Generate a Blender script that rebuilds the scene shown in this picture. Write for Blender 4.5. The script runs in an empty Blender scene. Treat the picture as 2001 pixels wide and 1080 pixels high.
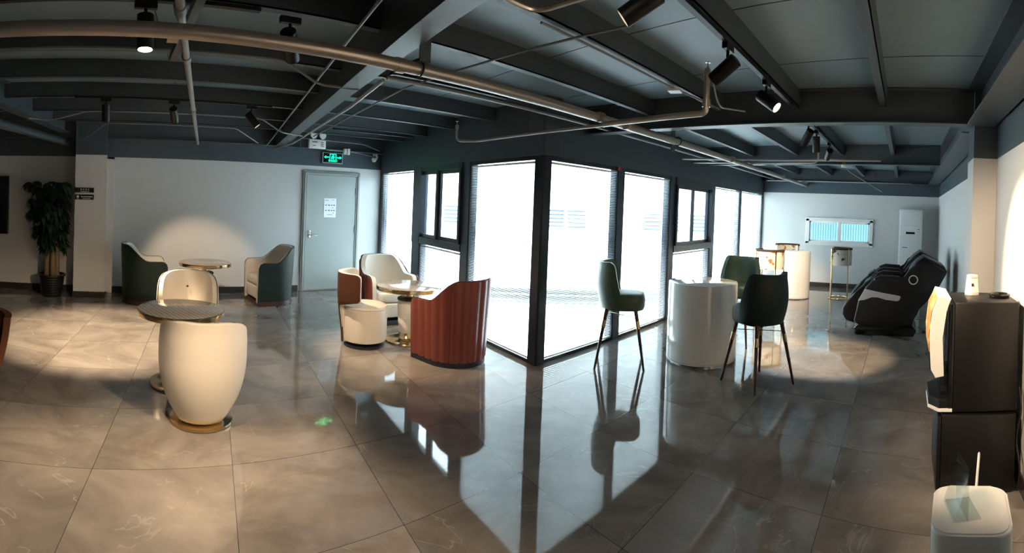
import bpy, bmesh, math, random
from mathutils import Vector, Matrix
C = bpy.context.scene
COL = C.collection
R_ = math.radians
PI = math.pi

# ------------------------------------------------------------------ camera (cylindrical phone panorama), light, exposure
F_PX, PX0, PY0, TX, TY, EYE = 987.5, 1769.27, 405.3, -0.0331, -0.0238, 1.6
cam_d = bpy.data.cameras.new('camera'); cam = bpy.data.objects.new('camera', cam_d); COL.objects.link(cam)
cam_d.type = 'PANO'; cam_d.panorama_type = 'CENTRAL_CYLINDRICAL'
half = 1000.5 / F_PX
cam_d.central_cylindrical_range_u_min = -half; cam_d.central_cylindrical_range_u_max = half
cam_d.central_cylindrical_range_v_min = (PY0 - 1080) / F_PX; cam_d.central_cylindrical_range_v_max = PY0 / F_PX
cam_d.central_cylindrical_radius = 1.0
tilt = Matrix.Rotation(TX, 3, 'X') @ Matrix.Rotation(TY, 3, 'Y') @ Matrix.Rotation((PX0 - 1000.5) / F_PX, 3, 'Z')
rt, up, fw = tilt @ Vector((0, -1, 0)), tilt @ Vector((0, 0, 1)), tilt @ Vector((1, 0, 0))
m = Matrix((rt, up, -fw)).transposed().to_4x4(); m.translation = (0, 0, EYE)
cam.matrix_world = m
cam_d.clip_start = 0.02; cam_d.clip_end = 200
C.camera = cam

world = bpy.data.worlds.new('daylight'); C.world = world; world.use_nodes = True
bg = world.node_tree.nodes['Background']
bg.inputs['Color'].default_value = (0.74, 0.90, 1.0, 1); bg.inputs['Strength'].default_value = 6.0
C.view_settings.view_transform = 'Standard'; C.view_settings.look = 'None'
C.view_settings.gamma = 1.0; C.view_settings.use_curve_mapping = False
C.view_settings.exposure = 1.65
C.cycles.use_denoising = True
C.cycles.max_bounces = 10; C.cycles.diffuse_bounces = 5; C.cycles.glossy_bounces = 5
C.cycles.transparent_max_bounces = 24; C.cycles.transmission_bounces = 6
C.cycles.sample_clamp_indirect = 8.0; C.cycles.blur_glossy = 0.5
sun_d = bpy.data.lights.new('sun', 'SUN'); sun_d.energy = 5.0; sun_d.angle = R_(1.0); sun_d.color = (1, .96, .9)
sun = bpy.data.objects.new('sun', sun_d); COL.objects.link(sun)
sun.rotation_euler = Vector((.22, .20, -.95)).to_track_quat('-Z', 'Y').to_euler()      # high sun from behind the building: it lights the courtyard, not the room
WARM = (1.0, 0.74, 0.48)
SPOT_W = 110.0

# ------------------------------------------------------------------ materials
def mat(name, col, rough=0.5, metal=0.0, spec=0.5, coat=0.0, noise=None, bump=None, emit=None, estr=0.0, sheen=0.0):
    mt = bpy.data.materials.new(name); mt.use_nodes = True
    nt = mt.node_tree; b = nt.nodes['Principled BSDF']
    b.inputs['Base Color'].default_value = (*col, 1); b.inputs['Roughness'].default_value = rough
    b.inputs['Metallic'].default_value = metal; b.inputs['Specular IOR Level'].default_value = spec
    b.inputs['Coat Weight'].default_value = coat
    if sheen: b.inputs['Sheen Weight'].default_value = sheen
    tc = nt.nodes.new('ShaderNodeTexCoord')
    if noise:
        sc, amt = noise
        n = nt.nodes.new('ShaderNodeTexNoise'); n.inputs['Scale'].default_value = sc; n.inputs['Detail'].default_value = 4
        nt.links.new(tc.outputs['Object'], n.inputs['Vector'])
        mx = nt.nodes.new('ShaderNodeMix'); mx.data_type = 'RGBA'
        mx.inputs['A'].default_value = (*[c * (1 - amt) for c in col], 1); mx.inputs['B'].default_value = (*[min(1, c * (1 + amt)) for c in col], 1)
        nt.links.new(n.outputs['Fac'], mx.inputs['Factor']); nt.links.new(mx.outputs['Result'], b.inputs['Base Color'])
    if bump:
        sc, st = bump
        n = nt.nodes.new('ShaderNodeTexNoise'); n.inputs['Scale'].default_value = sc; n.inputs['Detail'].default_value = 2
        nt.links.new(tc.outputs['Object'], n.inputs['Vector'])
        bp = nt.nodes.new('ShaderNodeBump'); bp.inputs['Strength'].default_value = st; bp.inputs['Distance'].default_value = 0.01
        nt.links.new(n.outputs['Fac'], bp.inputs['Height']); nt.links.new(bp.outputs['Normal'], b.inputs['Normal'])
    if emit:
        b.inputs['Emission Color'].default_value = (*emit, 1); b.inputs['Emission Strength'].default_value = estr
    return mt

def glass_mat(name, tint=(0.95, 0.98, 0.98), refl=0.08):
    mt = bpy.data.materials.new(name); mt.use_nodes = True; nt = mt.node_tree; nt.nodes.clear()
    o = nt.nodes.new('ShaderNodeOutputMaterial'); t = nt.nodes.new('ShaderNodeBsdfTransparent'); g = nt.nodes.new('ShaderNodeBsdfGlossy')
    t.inputs['Color'].default_value = (*tint, 1); g.inputs['Roughness'].default_value = 0.02
    f = nt.nodes.new('ShaderNodeFresnel'); f.inputs['IOR'].default_value = 1.35
    ms = nt.nodes.new('ShaderNodeMixShader')
    ge = nt.nodes.new('ShaderNodeNewGeometry'); iv = nt.nodes.new('ShaderNodeMath'); iv.operation = 'SUBTRACT'; iv.inputs[0].default_value = 1.0
    ml = nt.nodes.new('ShaderNodeMath'); ml.operation = 'MULTIPLY'
    nt.links.new(ge.outputs['Backfacing'], iv.inputs[1]); nt.links.new(f.outputs[0], ml.inputs[0]); nt.links.new(iv.outputs[0], ml.inputs[1])
    nt.links.new(ml.outputs[0], ms.inputs[0]); nt.links.new(t.outputs[0], ms.inputs[1]); nt.links.new(g.outputs[0], ms.inputs[2])
    nt.links.new(ms.outputs[0], o.inputs['Surface'])
    return mt

def floor_mat():
    mt = bpy.data.materials.new('polished_stone_tile'); mt.use_nodes = True; nt = mt.node_tree; N = nt.nodes; L = nt.links
    b = N['Principled BSDF']; tc = N.new('ShaderNodeTexCoord')
    sep = N.new('ShaderNodeSeparateXYZ'); L.new(tc.outputs['Object'], sep.inputs[0])
    def M(op, a, c=None, val=None):
        n = N.new('ShaderNodeMath'); n.operation = op
        for i, x in enumerate((a, c)):
            if x is None: continue
            if isinstance(x, (int, float)): n.inputs[i].default_value = x
            else: L.new(x, n.inputs[i])
        return n.outputs[0]
    u = M('DIVIDE', M('SUBTRACT', M('SUBTRACT', sep.outputs['X'], M('MULTIPLY', sep.outputs['Y'], 0.2)), 1.813), 0.82)
    v = M('DIVIDE', M('SUBTRACT', sep.outputs['Y'], 2.035), 0.82)
    def edge(x):
        fr = M('FRACT', x); return M('MINIMUM', fr, M('SUBTRACT', 1.0, fr))
    line = M('LESS_THAN', M('MINIMUM', edge(u), edge(v)), 0.0022)
    cid = N.new('ShaderNodeCombineXYZ'); L.new(M('FLOOR', u), cid.inputs[0]); L.new(M('FLOOR', v), cid.inputs[1])
    wn = N.new('ShaderNodeTexWhiteNoise'); L.new(cid.outputs[0], wn.inputs['Vector'])
    vm = N.new('ShaderNodeVectorMath'); vm.operation = 'MULTIPLY_ADD'
    L.new(wn.outputs['Color'], vm.inputs[0]); vm.inputs[1].default_value = (37, 37, 37); L.new(tc.outputs['Object'], vm.inputs[2])
    n1 = N.new('ShaderNodeTexNoise'); n1.inputs['Scale'].default_value = 1.6; n1.inputs['Detail'].default_value = 8; n1.inputs['Roughness'].default_value = .62; n1.inputs['Distortion'].default_value = .8
    L.new(vm.outputs[0], n1.inputs['Vector'])
    r1 = N.new('ShaderNodeValToRGB'); L.new(n1.outputs['Fac'], r1.inputs[0])
    e = r1.color_ramp.elements; e[0].position = .3; e[0].color = (.125, .112, .101, 1); e[1].position = .75; e[1].color = (.295, .268, .241, 1)
    # pale veins
    n2 = N.new('ShaderNodeTexNoise'); n2.inputs['Scale'].default_value = 1.1; n2.inputs['Detail'].default_value = 5; n2.inputs['Distortion'].default_value = 1.6
    L.new(vm.outputs[0], n2.inputs['Vector'])
    vein = M('LESS_THAN', M('ABSOLUTE', M('SUBTRACT', n2.outputs['Fac'], .5)), .0035)
    n3 = N.new('ShaderNodeTexNoise'); n3.inputs['Scale'].default_value = 3.0; L.new(vm.outputs[0], n3.inputs['Vector'])
    vf = M('MULTIPLY', vein, M('MULTIPLY', M('GREATER_THAN', n3.outputs['Fac'], .52), .30))
    mx = N.new('ShaderNodeMix'); mx.data_type = 'RGBA'; L.new(vf, mx.inputs['Factor']); L.new(r1.outputs[0], mx.inputs['A']); mx.inputs['B'].default_value = (.42, .38, .34, 1)
    m2 = N.new('ShaderNodeMix'); m2.data_type = 'RGBA'; L.new(line, m2.inputs['Factor']); L.new(mx.outputs['Result'], m2.inputs['A']); m2.inputs['B'].default_value = (.05, .045, .04, 1)
    L.new(m2.outputs['Result'], b.inputs['Base Color'])
    b.inputs['Roughness'].default_value = 0.04; b.inputs['Specular IOR Level'].default_value = .6; b.inputs['IOR'].default_value = 1.60
    wv = N.new('ShaderNodeTexNoise'); wv.inputs['Scale'].default_value = 2.2; L.new(vm.outputs[0], wv.inputs['Vector'])
    bp = N.new('ShaderNodeBump'); bp.inputs['Strength'].default_value = .05; bp.inputs['Distance'].default_value = .01
    L.new(wv.outputs['Fac'], bp.inputs['Height']); L.new(bp.outputs['Normal'], b.inputs['Normal'])
    return mt

def marble_mat(name, c0, c1, sc=14):
    mt = mat(name, c0, .12, spec=.6); nt = mt.node_tree; b = nt.nodes['Principled BSDF']
    tc = nt.nodes.new('ShaderNodeTexCoord'); w = nt.nodes.new('ShaderNodeTexWave')
    w.inputs['Scale'].default_value = sc; w.inputs['Distortion'].default_value = 2.2; w.inputs['Detail'].default_value = 6; w.inputs['Detail Scale'].default_value = 2.6; w.inputs['Detail Roughness'].default_value = .75
    nt.links.new(tc.outputs['Object'], w.inputs['Vector'])
    r = nt.nodes.new('ShaderNodeValToRGB'); r.color_ramp.elements[0].color = (*c0, 1); r.color_ramp.elements[1].color = (*c1, 1)
    nt.links.new(w.outputs['Fac'], r.inputs[0]); nt.links.new(r.outputs[0], b.inputs['Base Color'])
    return mt

def spot_hide_mat(name, base, patch, sc, thr):
    mt = mat(name, base, .75); nt = mt.node_tree; b = nt.nodes['Principled BSDF']
    tc = nt.nodes.new('ShaderNodeTexCoord'); n = nt.nodes.new('ShaderNodeTexNoise'); n.inputs['Scale'].default_value = sc; n.inputs['Detail'].default_value = 2
    nt.links.new(tc.outputs['Object'], n.inputs['Vector'])
    r = nt.nodes.new('ShaderNodeValToRGB'); r.color_ramp.elements[0].color = (*base, 1); r.color_ramp.elements[1].color = (*patch, 1)
    r.color_ramp.elements[0].position = thr; r.color_ramp.elements[1].position = thr + .03
    nt.links.new(n.outputs['Fac'], r.inputs[0]); nt.links.new(r.outputs[0], b.inputs['Base Color'])
    return mt

MT = dict(
    floor=floor_mat(),
    white_wall=mat('white_wall_paint', (.59, .59, .58), .6, bump=(60, .04)),
    teal=mat('dark_teal_paint', (.055, .078, .096), .42, noise=(3, .08), bump=(90, .10)),
    steel=mat('painted_steel', (.052, .066, .078), .34, noise=(4, .10), bump=(220, .30)),
    deck=mat('painted_deck', (.165, .235, .27), .40, noise=(2, .08), bump=(260, .16)),
    stone=mat('dark_stone', (.035, .030, .028), .25, noise=(18, .5)),
    mullion=mat('dark_mullion_lit_blue', (.030, .045, .068), .35), dark_frame=mat('dark_window_frame', (.006, .008, .012), .30, spec=.6),  # mullions are dark; the bluish light on them is put into their colour
    door=mat('grey_green_door', (.36, .40, .385), .45),
    doorframe=mat('grey_green_door_frame', (.30, .335, .32), .4),
    chrome=mat('chrome', (.75, .75, .76), .12, 1.0),
    brass=mat('polished_brass', (.60, .45, .26), .18, 1.0),
    glass=glass_mat('window_glass'),
    acrylic=glass_mat('clear_acrylic', (.86, .90, .90)),
    slat=mat('white_blind_slat', (.80, .84, .86), .4),
    black=mat('black_metal', (.004, .004, .0045), .45, spec=.35),
    black_gloss=mat('black_gloss', (.008, .008, .009), .12),
    lens=mat('lamp_lens', (1, .9, .75), .3, emit=(1, .80, .55), estr=30),
    lens_off=mat('lamp_rim', (.6, .6, .6), .3),
    white_gloss=mat('white_lacquer', (.84, .83, .80), .08, coat=.6),
    white_plastic=mat('white_plastic', (.78, .78, .77), .35),
    grey_plastic=mat('grey_plastic', (.35, .37, .38), .4),
    cream=mat('cream_leather', (.58, .54, .475), .42, noise=(4, .03), bump=(300, .06)),
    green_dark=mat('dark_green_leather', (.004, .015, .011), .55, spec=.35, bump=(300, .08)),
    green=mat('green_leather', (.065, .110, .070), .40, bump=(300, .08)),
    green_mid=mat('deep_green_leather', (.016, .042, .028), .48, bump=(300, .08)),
    red=mat('terracotta_leather', (.125, .028, .020), .40, bump=(300, .08)),
    brown=mat('saddle_brown_leather', (.050, .017, .007), .42, bump=(300, .08)),
    navy=mat('navy_plinth', (.010, .011, .022), .4),
    maroon=mat('dark_maroon_plinth', (.055, .018, .010), .35),
    marble=marble_mat('veined_marble', (.24, .21, .185), (.36, .325, .295), 8),
    stone_ped=mat('pale_grey_pedestal', (.55, .52, .48), .35),
    walnut=mat('dark_walnut', (.050, .016, .010), .30, noise=(25, .4)),
    galv=mat('galvanised_pipe', (.42, .37, .32), .38, .75, noise=(8, .15)),
    galv2=mat('grey_painted_pipe', (.30, .30, .29), .35, .3),
    conduit=mat('grey_conduit', (.16, .18, .18), .4),
    cable=mat('black_cable', (.012, .012, .012), .5),
    hide_o=spot_hide_mat('cowhide_tan', (.66, .66, .56), (.36, .15, .03), 5.5, .56),
    hide_b=spot_hide_mat('cowhide_brown', (.60, .57, .50), (.05, .028, .018), 7, .60),
    fur=mat('dark_brown_fur', (.045, .026, .018), .85, noise=(50, .5)),
    silver=mat('silver_panel', (.62, .61, .60), .30, .2),
    black_leather=mat('black_leather', (.004, .004, .0045), .45, bump=(200, .08)),
    leaf=mat('dark_green_leaf', (.014, .040, .014), .45, noise=(9, .4)),
    bark=mat('tan_bark', (.22, .145, .07), .75, noise=(30, .3), bump=(60, .5)),
    pot=mat('black_ribbed_pot', (.014, .014, .015), .25),
    soil=mat('soil', (.03, .02, .012), .9),
    paper=mat('white_paper', (.78, .82, .88), .7),
    ink=mat('grey_ink', (.10, .11, .14), .7),
    white_ink=mat('white_lettering', (.75, .75, .72), .5),
    black_sign=mat('black_plaque', (.008, .008, .008), .25),
    led_green=mat('green_exit_light', (0, .4, .2), .5, emit=(.0, 1.0, .30), estr=1.6),
    led_dark=mat('dark_exit_face', (.0, .012, .008), .3),
    screen=mat('dark_screen', (.004, .005, .007), .08),
    gold_pic=spot_hide_mat('golden_display', (.30, .12, .025), (.60, .42, .11), 9, .5),
    amber_top=mat('orange_display', (.75, .28, .07), .3),
    blue_win=mat('pale_blue_corrugated', (.085, .165, .19), .4),
    facade=mat('white_facade', (.55, .55, .54), .8),
    facade_win=mat('grey_facade_window', (.03, .04, .05), .3),
    rail=mat('grey_railing', (.04, .05, .06), .5),
    outground=mat('pale_concrete', (.62, .62, .60), .8),
    redtag=mat('red_tag', (.5, .02, .03), .5),
    ceramic=mat('cream_paper_cup', (.74, .71, .64), .4),
    darkcloth=mat('dark_navy_skirt', (.006, .010, .014), .6),
    leather_brown=mat('glossy_brown_leather', (.13, .040, .016), .25),
)

# ------------------------------------------------------------------ mesh building
class B:
    def __init__(s): s.bm = bmesh.new()
    def _mi(s, faces, mi):
        for f in faces: f.material_index = mi
    def box(s, c, d, rz=0.0, bev=0.0, mi=0, rot=None, seg=2):
        M = Matrix.Translation(c) @ (rot.to_4x4() if rot is not None else Matrix.Rotation(rz, 4, 'Z'))
        t = bmesh.new(); bmesh.ops.create_cube(t, size=1.0)
        bmesh.ops.scale(t, vec=d, verts=t.verts)
        if bev > 0: bmesh.ops.bevel(t, geom=t.edges[:], offset=min(bev, min(d) * .49), segments=seg, profile=.5, affect='EDGES')
        bmesh.ops.transform(t, matrix=M, verts=t.verts); s._merge(t, mi); return s
    def b2(s, lo, hi, bev=0.0, mi=0):
        return s.box([(a + b) / 2 for a, b in zip(lo, hi)], [abs(b - a) for a, b in zip(lo, hi)], 0, bev, mi)
    def _merge(s, t, mi):
        vm = {}
        for v in t.verts: vm[v] = s.bm.verts.new(v.co)
        for f in t.faces:
            try: nf = s.bm.faces.new([vm[v] for v in f.verts]); nf.material_index = mi if mi >= 0 else f.material_index
            except ValueError: pass
        t.free()
    def lathe(s, prof, c=(0, 0, 0), n=40, mi=0, sx=1.0, sy=1.0, cap=True):
        c = Vector(c); rings = []
        for r, z in prof:
            rings.append([s.bm.verts.new(c + Vector((r * sx * math.cos(2 * PI * i / n), r * sy * math.sin(2 * PI * i / n), z))) for i in range(n)])
        for a, b in zip(rings, rings[1:]):
            for i in range(n):
                j = (i + 1) % n; f = s.bm.faces.new((a[i], a[j], b[j], b[i])); f.material_index = mi
        if cap:
            s.bm.faces.new(rings[0][::-1]).material_index = mi; s.bm.faces.new(rings[-1]).material_index = mi
        return s
    def tube(s, pts, r, n=10, mi=0, closed=False, r2=None):
        pts = [Vector(p) for p in pts]; N = len(pts); rings = []
        prev = None
        for i, p in enumerate(pts):
            a = pts[(i - 1) % N] if (i > 0 or closed) else p; b = pts[(i + 1) % N] if (i < N - 1 or closed) else p
            t = (b - a).normalized() if (b - a).length > 1e-9 else Vector((0, 0, 1))
            if prev is None:
                ref = Vector((0, 0, 1)) if abs(t.z) < .9 else Vector((1, 0, 0)); nx = t.cross(ref).normalized()
            else:
                nx = (prev - t * prev.dot(t)).normalized()
            prev = nx; ny = t.cross(nx)
            rr = r if r2 is None else r + (r2 - r) * i / max(1, N - 1)
            rings.append([s.bm.verts.new(p + nx * rr * math.cos(2 * PI * k / n) + ny * rr * math.sin(2 * PI * k / n)) for k in range(n)])
        pairs = list(zip(rings, rings[1:])) + ([(rings[-1], rings[0])] if closed else [])
        for a, b in pairs:
            for k in range(n):
                j = (k + 1) % n; f = s.bm.faces.new((a[k], a[j], b[j], b[k])); f.material_index = mi
        if not closed:
            s.bm.faces.new(rings[0][::-1]).material_index = mi; s.bm.faces.new(rings[-1]).material_index = mi
        return s
    def prism(s, poly, axis, lo, hi, bev=0.0, mi=0):
        """polygon in the plane across axis ('x': (y,z), 'y': (x,z), 'z': (x,y)), extruded lo..hi"""
        t = bmesh.new()
        def P(p, w): return {'x': (w, p[0], p[1]), 'y': (p[0], w, p[1]), 'z': (p[0], p[1], w)}[axis]
        a = [t.verts.new(P(p, lo)) for p in poly]; b = [t.verts.new(P(p, hi)) for p in poly]
        t.faces.new(a[::-1]); t.faces.new(b); n = len(poly)
        for i in range(n): t.faces.new((a[i], a[(i + 1) % n], b[(i + 1) % n], b[i]))
        if bev > 0:
            es = [e for e in t.edges if (e.verts[0] in a) == (e.verts[1] in a)]
            bmesh.ops.bevel(t, geom=es, offset=bev, segments=3, profile=.5, affect='EDGES')
        bmesh.ops.recalc_face_normals(t, faces=t.faces); s._merge(t, mi); return s
    def sheet(s, fo, fi, nu, nv, mi=0, mi_in=None):
        mi_in = mi if mi_in is None else mi_in
        O = [[s.bm.verts.new(fo(i / nu, j / nv)) for j in range(nv + 1)] for i in range(nu + 1)]
        I = [[s.bm.verts.new(fi(i / nu, j / nv)) for j in range(nv + 1)] for i in range(nu + 1)]
        def q(a, b, c, d, k): s.bm.faces.new((a, b, c, d)).material_index = k
        for i in range(nu):
            for j in range(nv):
                q(O[i][j], O[i + 1][j], O[i + 1][j + 1], O[i][j + 1], mi); q(I[i][j + 1], I[i + 1][j + 1], I[i + 1][j], I[i][j], mi_in)
            q(O[i][nv], O[i + 1][nv], I[i + 1][nv], I[i][nv], mi); q(I[i][0], I[i + 1][0], O[i + 1][0], O[i][0], mi)
        for j in range(nv):
            q(O[0][j + 1], I[0][j + 1], I[0][j], O[0][j], mi); q(O[nu][j], I[nu][j], I[nu][j + 1], O[nu][j + 1], mi)
        return s
    def obj(s, name, mats, parent=None, smooth=40, loc=None, fix=True):
        if fix: bmesh.ops.recalc_face_normals(s.bm, faces=s.bm.faces)
        me = bpy.data.meshes.new(name); s.bm.to_mesh(me); s.bm.free()
        for k in (mats if isinstance(mats, (list, tuple)) else [mats]): me.materials.append(MT[k])
        if smooth:
            me.polygons.foreach_set('use_smooth', [True] * len(me.polygons)); me.set_sharp_from_angle(angle=R_(smooth))
        o = bpy.data.objects.new(name, me); COL.objects.link(o)
        if parent: o.parent = parent
        if loc: o.location = loc
        return o

def tag(o, label, cat, group=None):
    o['label'] = label; o['category'] = cat
    if group: o['group'] = group
    return o
def thing(name, label, cat, loc=(0, 0, 0), rz=0, group=None):
    o = bpy.data.objects.new(name, None); COL.objects.link(o); o.empty_display_size = .1
    o.location = loc; o.rotation_euler = (0, 0, rz); return tag(o, label, cat, group)
def struct(o): o['kind'] = 'structure'; return o
def dup(root, loc, rz, label, group=None):
    r = root.copy(); COL.objects.link(r); r.location = loc; r.rotation_euler = (0, 0, rz); r['label'] = label
    if group: r['group'] = group
    for ch in list(root.children):
        c = ch.copy(); COL.objects.link(c); c.parent = r
        for g in list(ch.children):
            d = g.copy(); COL.objects.link(d); d.parent = c
    return r
def rz_face(dx, dy):            # rotation that turns local +y towards (dx, dy)
    return math.atan2(-dx, dy)
def sst(a, b, x):
    t = max(0., min(1., (x - a) / (b - a))); return t * t * (3 - 2 * t)

# ------------------------------------------------------------------ room constants
YW, YP, YR = 7.93, 3.32, -0.742          # left wall, right window wall, right wall
XE, XL = 11.43, -5.0
ZB, ZD = 2.126, 2.69
SK = 0.19
def XA(y): return 3.139 + SK * y          # the skewed left window wall
aA = math.atan2(SK, 1.0)                  # its lean from +y towards +x

# floor / ceiling
PLAN = [(XL - .2, YR - .2), (XE + .2, YR - .2), (XE + .2, YP + .2), (XA(YP) + .2, YP + .2), (XA(YW) + .2, YW + .2), (XL - .2, YW + .2)]
struct(B().prism(PLAN, 'z', -.2, 0).obj('floor', 'floor', smooth=0))
cb = B().prism(PLAN, 'z', ZD, ZD + .15)
struct(cb.obj('ceiling', 'deck', smooth=0))
jb = B()
for x0, y1 in ((-3.2, 7.7), (-.35, 7.7), (2.35, 7.7), (3.35, 3.2), (5.6, 3.2), (7.9, 3.2), (10.2, 3.2)):
    yc = (y1 - .7) / 2; jb.box((x0 + SK * yc, yc, ZD - .0005), (.006, y1 + .7, .003), -aA)
struct(jb.obj('trim_1', 'black', smooth=0))

def wall(name, p, q, t, z0=0, zb=ZB, z1=ZD):   # wall from p to q, thickness t to the left of p->q
    p, q = Vector((*p, 0)), Vector((*q, 0)); d = (q - p); L = d.length; d.normalize(); n = Vector((-d.y, d.x, 0))
    c = (p + q) / 2 + n * t / 2; a = math.atan2(d.y, d.x); b = B()
    if zb > z0: b.box((c.x, c.y, (z0 + zb) / 2), (L, abs(t), zb - z0), a, 0, 0)
    b.box((c.x, c.y, (max(zb, z0) + z1) / 2), (L, abs(t), z1 - max(zb, z0)), a, 0, 1)
    return struct(b.obj(name, ['white_wall', 'teal'], smooth=0))
wall('wall_left', (XL, YW), (XA(YW) + .2, YW), .2)
wall('wall_right', (12, YR), (XL, YR), .2)
wall('wall_rear', (XL, YR), (XL, YW), .2)
# far wall with its window opening
wy0, wy1, wz0, wz1 = .756, 2.24, .98, 1.545
b = B()
b.b2((XE, wy1, 0), (XE + .2, YP + .2, ZB)); b.b2((XE, YR, 0), (XE + .2, wy0, ZB))
b.b2((XE, wy0, 0), (XE + .2, wy1, wz0)); b.b2((XE, wy0, wz1), (XE + .2, wy1, ZB)); b.b2((XE, YR, ZB), (XE + .2, YP + .2, ZD), mi=1)
struct(b.obj('wall_far', ['white_wall', 'teal'], smooth=0))
# soffit walls over the glazing
b = B(); yc = (YP + YW) / 2
L = math.hypot(YW - YP, XA(YW) - XA(YP))
b.box((XA(yc) + .1, yc, (ZB - .02 + ZD) / 2), (.2, L + .1, ZD - ZB + .02), -aA)
struct(b.obj('wall_window_left', 'teal', smooth=0))
struct(B().b2((XA(YP), YP, ZB - .02), (XE + .1, YP + .2, ZD)).obj('wall_window_right', 'teal', smooth=0))

def skirt(name, lo, hi): struct(B().b2(lo, hi, .003).obj(name, 'stone', smooth=0))
skirt('baseboard_left', (XL, YW - .015, 0), (3.1, YW, .10)); skirt('baseboard_left', (4.24, YW - .015, 0), (4.63, YW, .10))
skirt('baseboard_far', (XE - .015, YR, 0), (XE, YP, .10)); skirt('baseboard_right', (4.5, YR, 0), (XE, YR + .015, .10))
skirt('baseboard_right', (XL, YR, 0), (4.12, YR + .015, .10))

# columns
b = B().b2((-.55, 7.5, 0), (-.08, YW, ZB)); b.b2((-.55, 7.5, ZB), (-.08, YW, ZD), mi=1); b.b2((-.56, 7.485, 0), (-.07, YW, .09), .002, mi=2)
struct(b.obj('column', ['white_wall', 'teal', 'stone'], smooth=0))
b = B().b2((4.13, YR, 0), (4.5, -.545, ZB)); b.b2((4.13, YR, ZB), (4.5, -.545, ZD), mi=1); b.b2((4.115, YR, 0), (4.51, -.53, .09), .002, mi=2)
struct(b.obj('column', ['white_wall', 'teal', 'stone'], smooth=0))

# ------------------------------------------------------------------ windows
wn = [0]
def P_A(y, off=0.0): # point on wall A at parameter y, off = towards outside (+x)
    return (XA(y) + off, y)
def P_B(x, off=0.0): return (x, YP + off)
def bar(b, p, q, w, z0, z1, mi=0, t=.06, off=.03):
    """frame bar standing on the line p->q (xy), thickness t across"""
    p, q = Vector((*p, 0)), Vector((*q, 0)); d = q - p; L = d.length; d.normalize(); n = Vector((d.y, -d.x, 0))
    c = (p + q) / 2
    b.box((c.x, c.y, (z0 + z1) / 2), (max(L, .001), t, z1 - z0), math.atan2(d.y, d.x), 0, mi)
def panel(PF, s0, s1, sash=None, slats=True, label='', tilt=-7):
    wn[0] += 1
    b = B(); e = .014 * (1 if s1 > s0 else -1); zt = ZB - .02
    bar(b, PF(s0, .04), PF(s1, .04), 0, zt - .045, zt); bar(b, PF(s0, .04), PF(s1, .04), 0, 0, .03)
    bar(b, PF(s0, .04), PF(s0 + e, .04), 0, .03, zt - .045); bar(b, PF(s1 - e, .04), PF(s1, .04), 0, .03, zt - .045)
    if sash:
        a, c, mid, zs0, zs1 = sash
        bar(b, PF(s0, .03), PF(s1, .03), 0, zs0 - .10, zs0, t=.08); bar(b, PF(s0, .03), PF(s1, .03), 0, zs1, zt, t=.08)
        k = 1 if s1 > s0 else -1
        if PF is P_A: bar(b, PF(s0 - k * .26, -.005), PF(s0, -.005), 0, zs0 - .10, zt, t=.02)
        bar(b, PF(s0, .01), PF(s0 + k * .05, .01), 0, zs0, zs1, t=.09); bar(b, PF(s1 - k * .05, .01), PF(s1, .01), 0, zs0, zs1, t=.09)
    root = struct(b.obj('window_%d' % wn[0], 'dark_frame', smooth=0))
    zg1 = zt - .045
    if sash:
        g = B(); bar(g, PF(s0, .07), PF(s1, .07), 0, .05, zs0 - .10, t=.006); g.obj('glass_pane', 'glass', root, 0)
        for (u0, u1, o) in ((a, mid, .02), (mid, c, .05)):
            g = B(); k = .05 * (1 if u1 > u0 else -1)
            bar(g, PF(u0, o), PF(u1, o), 0, zs0, zs0 + .05, t=.035); bar(g, PF(u0, o), PF(u1, o), 0, zs1 - .05, zs1, t=.035)
            bar(g, PF(u0, o), PF(u0 + k, o), 0, zs0 + .05, zs1 - .05, t=.035); bar(g, PF(u1 - k, o), PF(u1, o), 0, zs0 + .05, zs1 - .05, t=.035)
            so = g.obj('sash', 'dark_frame', root, 0)
            g = B(); bar(g, PF(u0 + k, o), PF(u1 - k, o), 0, zs0 + .05, zs1 - .05, t=.006); g.obj('glass_pane', 'glass', so, 0)
    else:
        g = B(); bar(g, PF(s0 + e, .07), PF(s1 - e, .07), 0, .05, zg1, t=.006); g.obj('glass_pane', 'glass', root, 0)
    if slats:
        z1 = (zs0 - .12) if sash else zg1 - .01
        t = thing('venetian_blind', label, 'blind', (*PF((s0 + s1) / 2, .03), 0), 0)
        ox, oy = PF((s0 + s1) / 2, .03)
        def loc(b, s0, s1, z, dz, tt, rotx=0):
            p, q = Vector((*PF(s0, .03), 0)), Vector((*PF(s1, .03), 0)); d = q - p; L = d.length
            c = (p + q) / 2 - Vector((ox, oy, 0))
            rot = Matrix.Rotation(math.atan2(d.y, d.x), 3, 'Z') @ Matrix.Rotation(rotx, 3, 'X')
            b.box((c.x, c.y, z), (L, tt, dz), rot=rot)
        g = B(); loc(g, s0 + 1.3 * e, s1 - 1.3 * e, z1 - .012, .022, .026); g.obj('head_rail', 'slat', t, 0)
        g = B(); z = z1 - .04
        while z > .058:
            loc(g, s0 + 1.3 * e, s1 - 1.3 * e, z, .0012, .021, R_(tilt)); z -= .0195
        g.obj('slats', 'slat', t, 0)
        g = B(); loc(g, s0 + 1.3 * e, s1 - 1.3 * e, .045, .012, .02); g.obj('bottom_rail', 'slat', t, 0)
        for k in ((.18, .82) if abs(s1 - s0) < 1.4 else (.12, .5, .88)):
            sx = s0 + (s1 - s0) * k; x, y = PF(sx, .018); B().tube([(x - ox, y - oy, .045), (x - ox, y - oy, z1)], .0012, 5).obj('ladder_cord', 'slat', t)
    return root
panel(P_A, 7.84, 6.41, label='tall white venetian blind next to the grey door wall')
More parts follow.
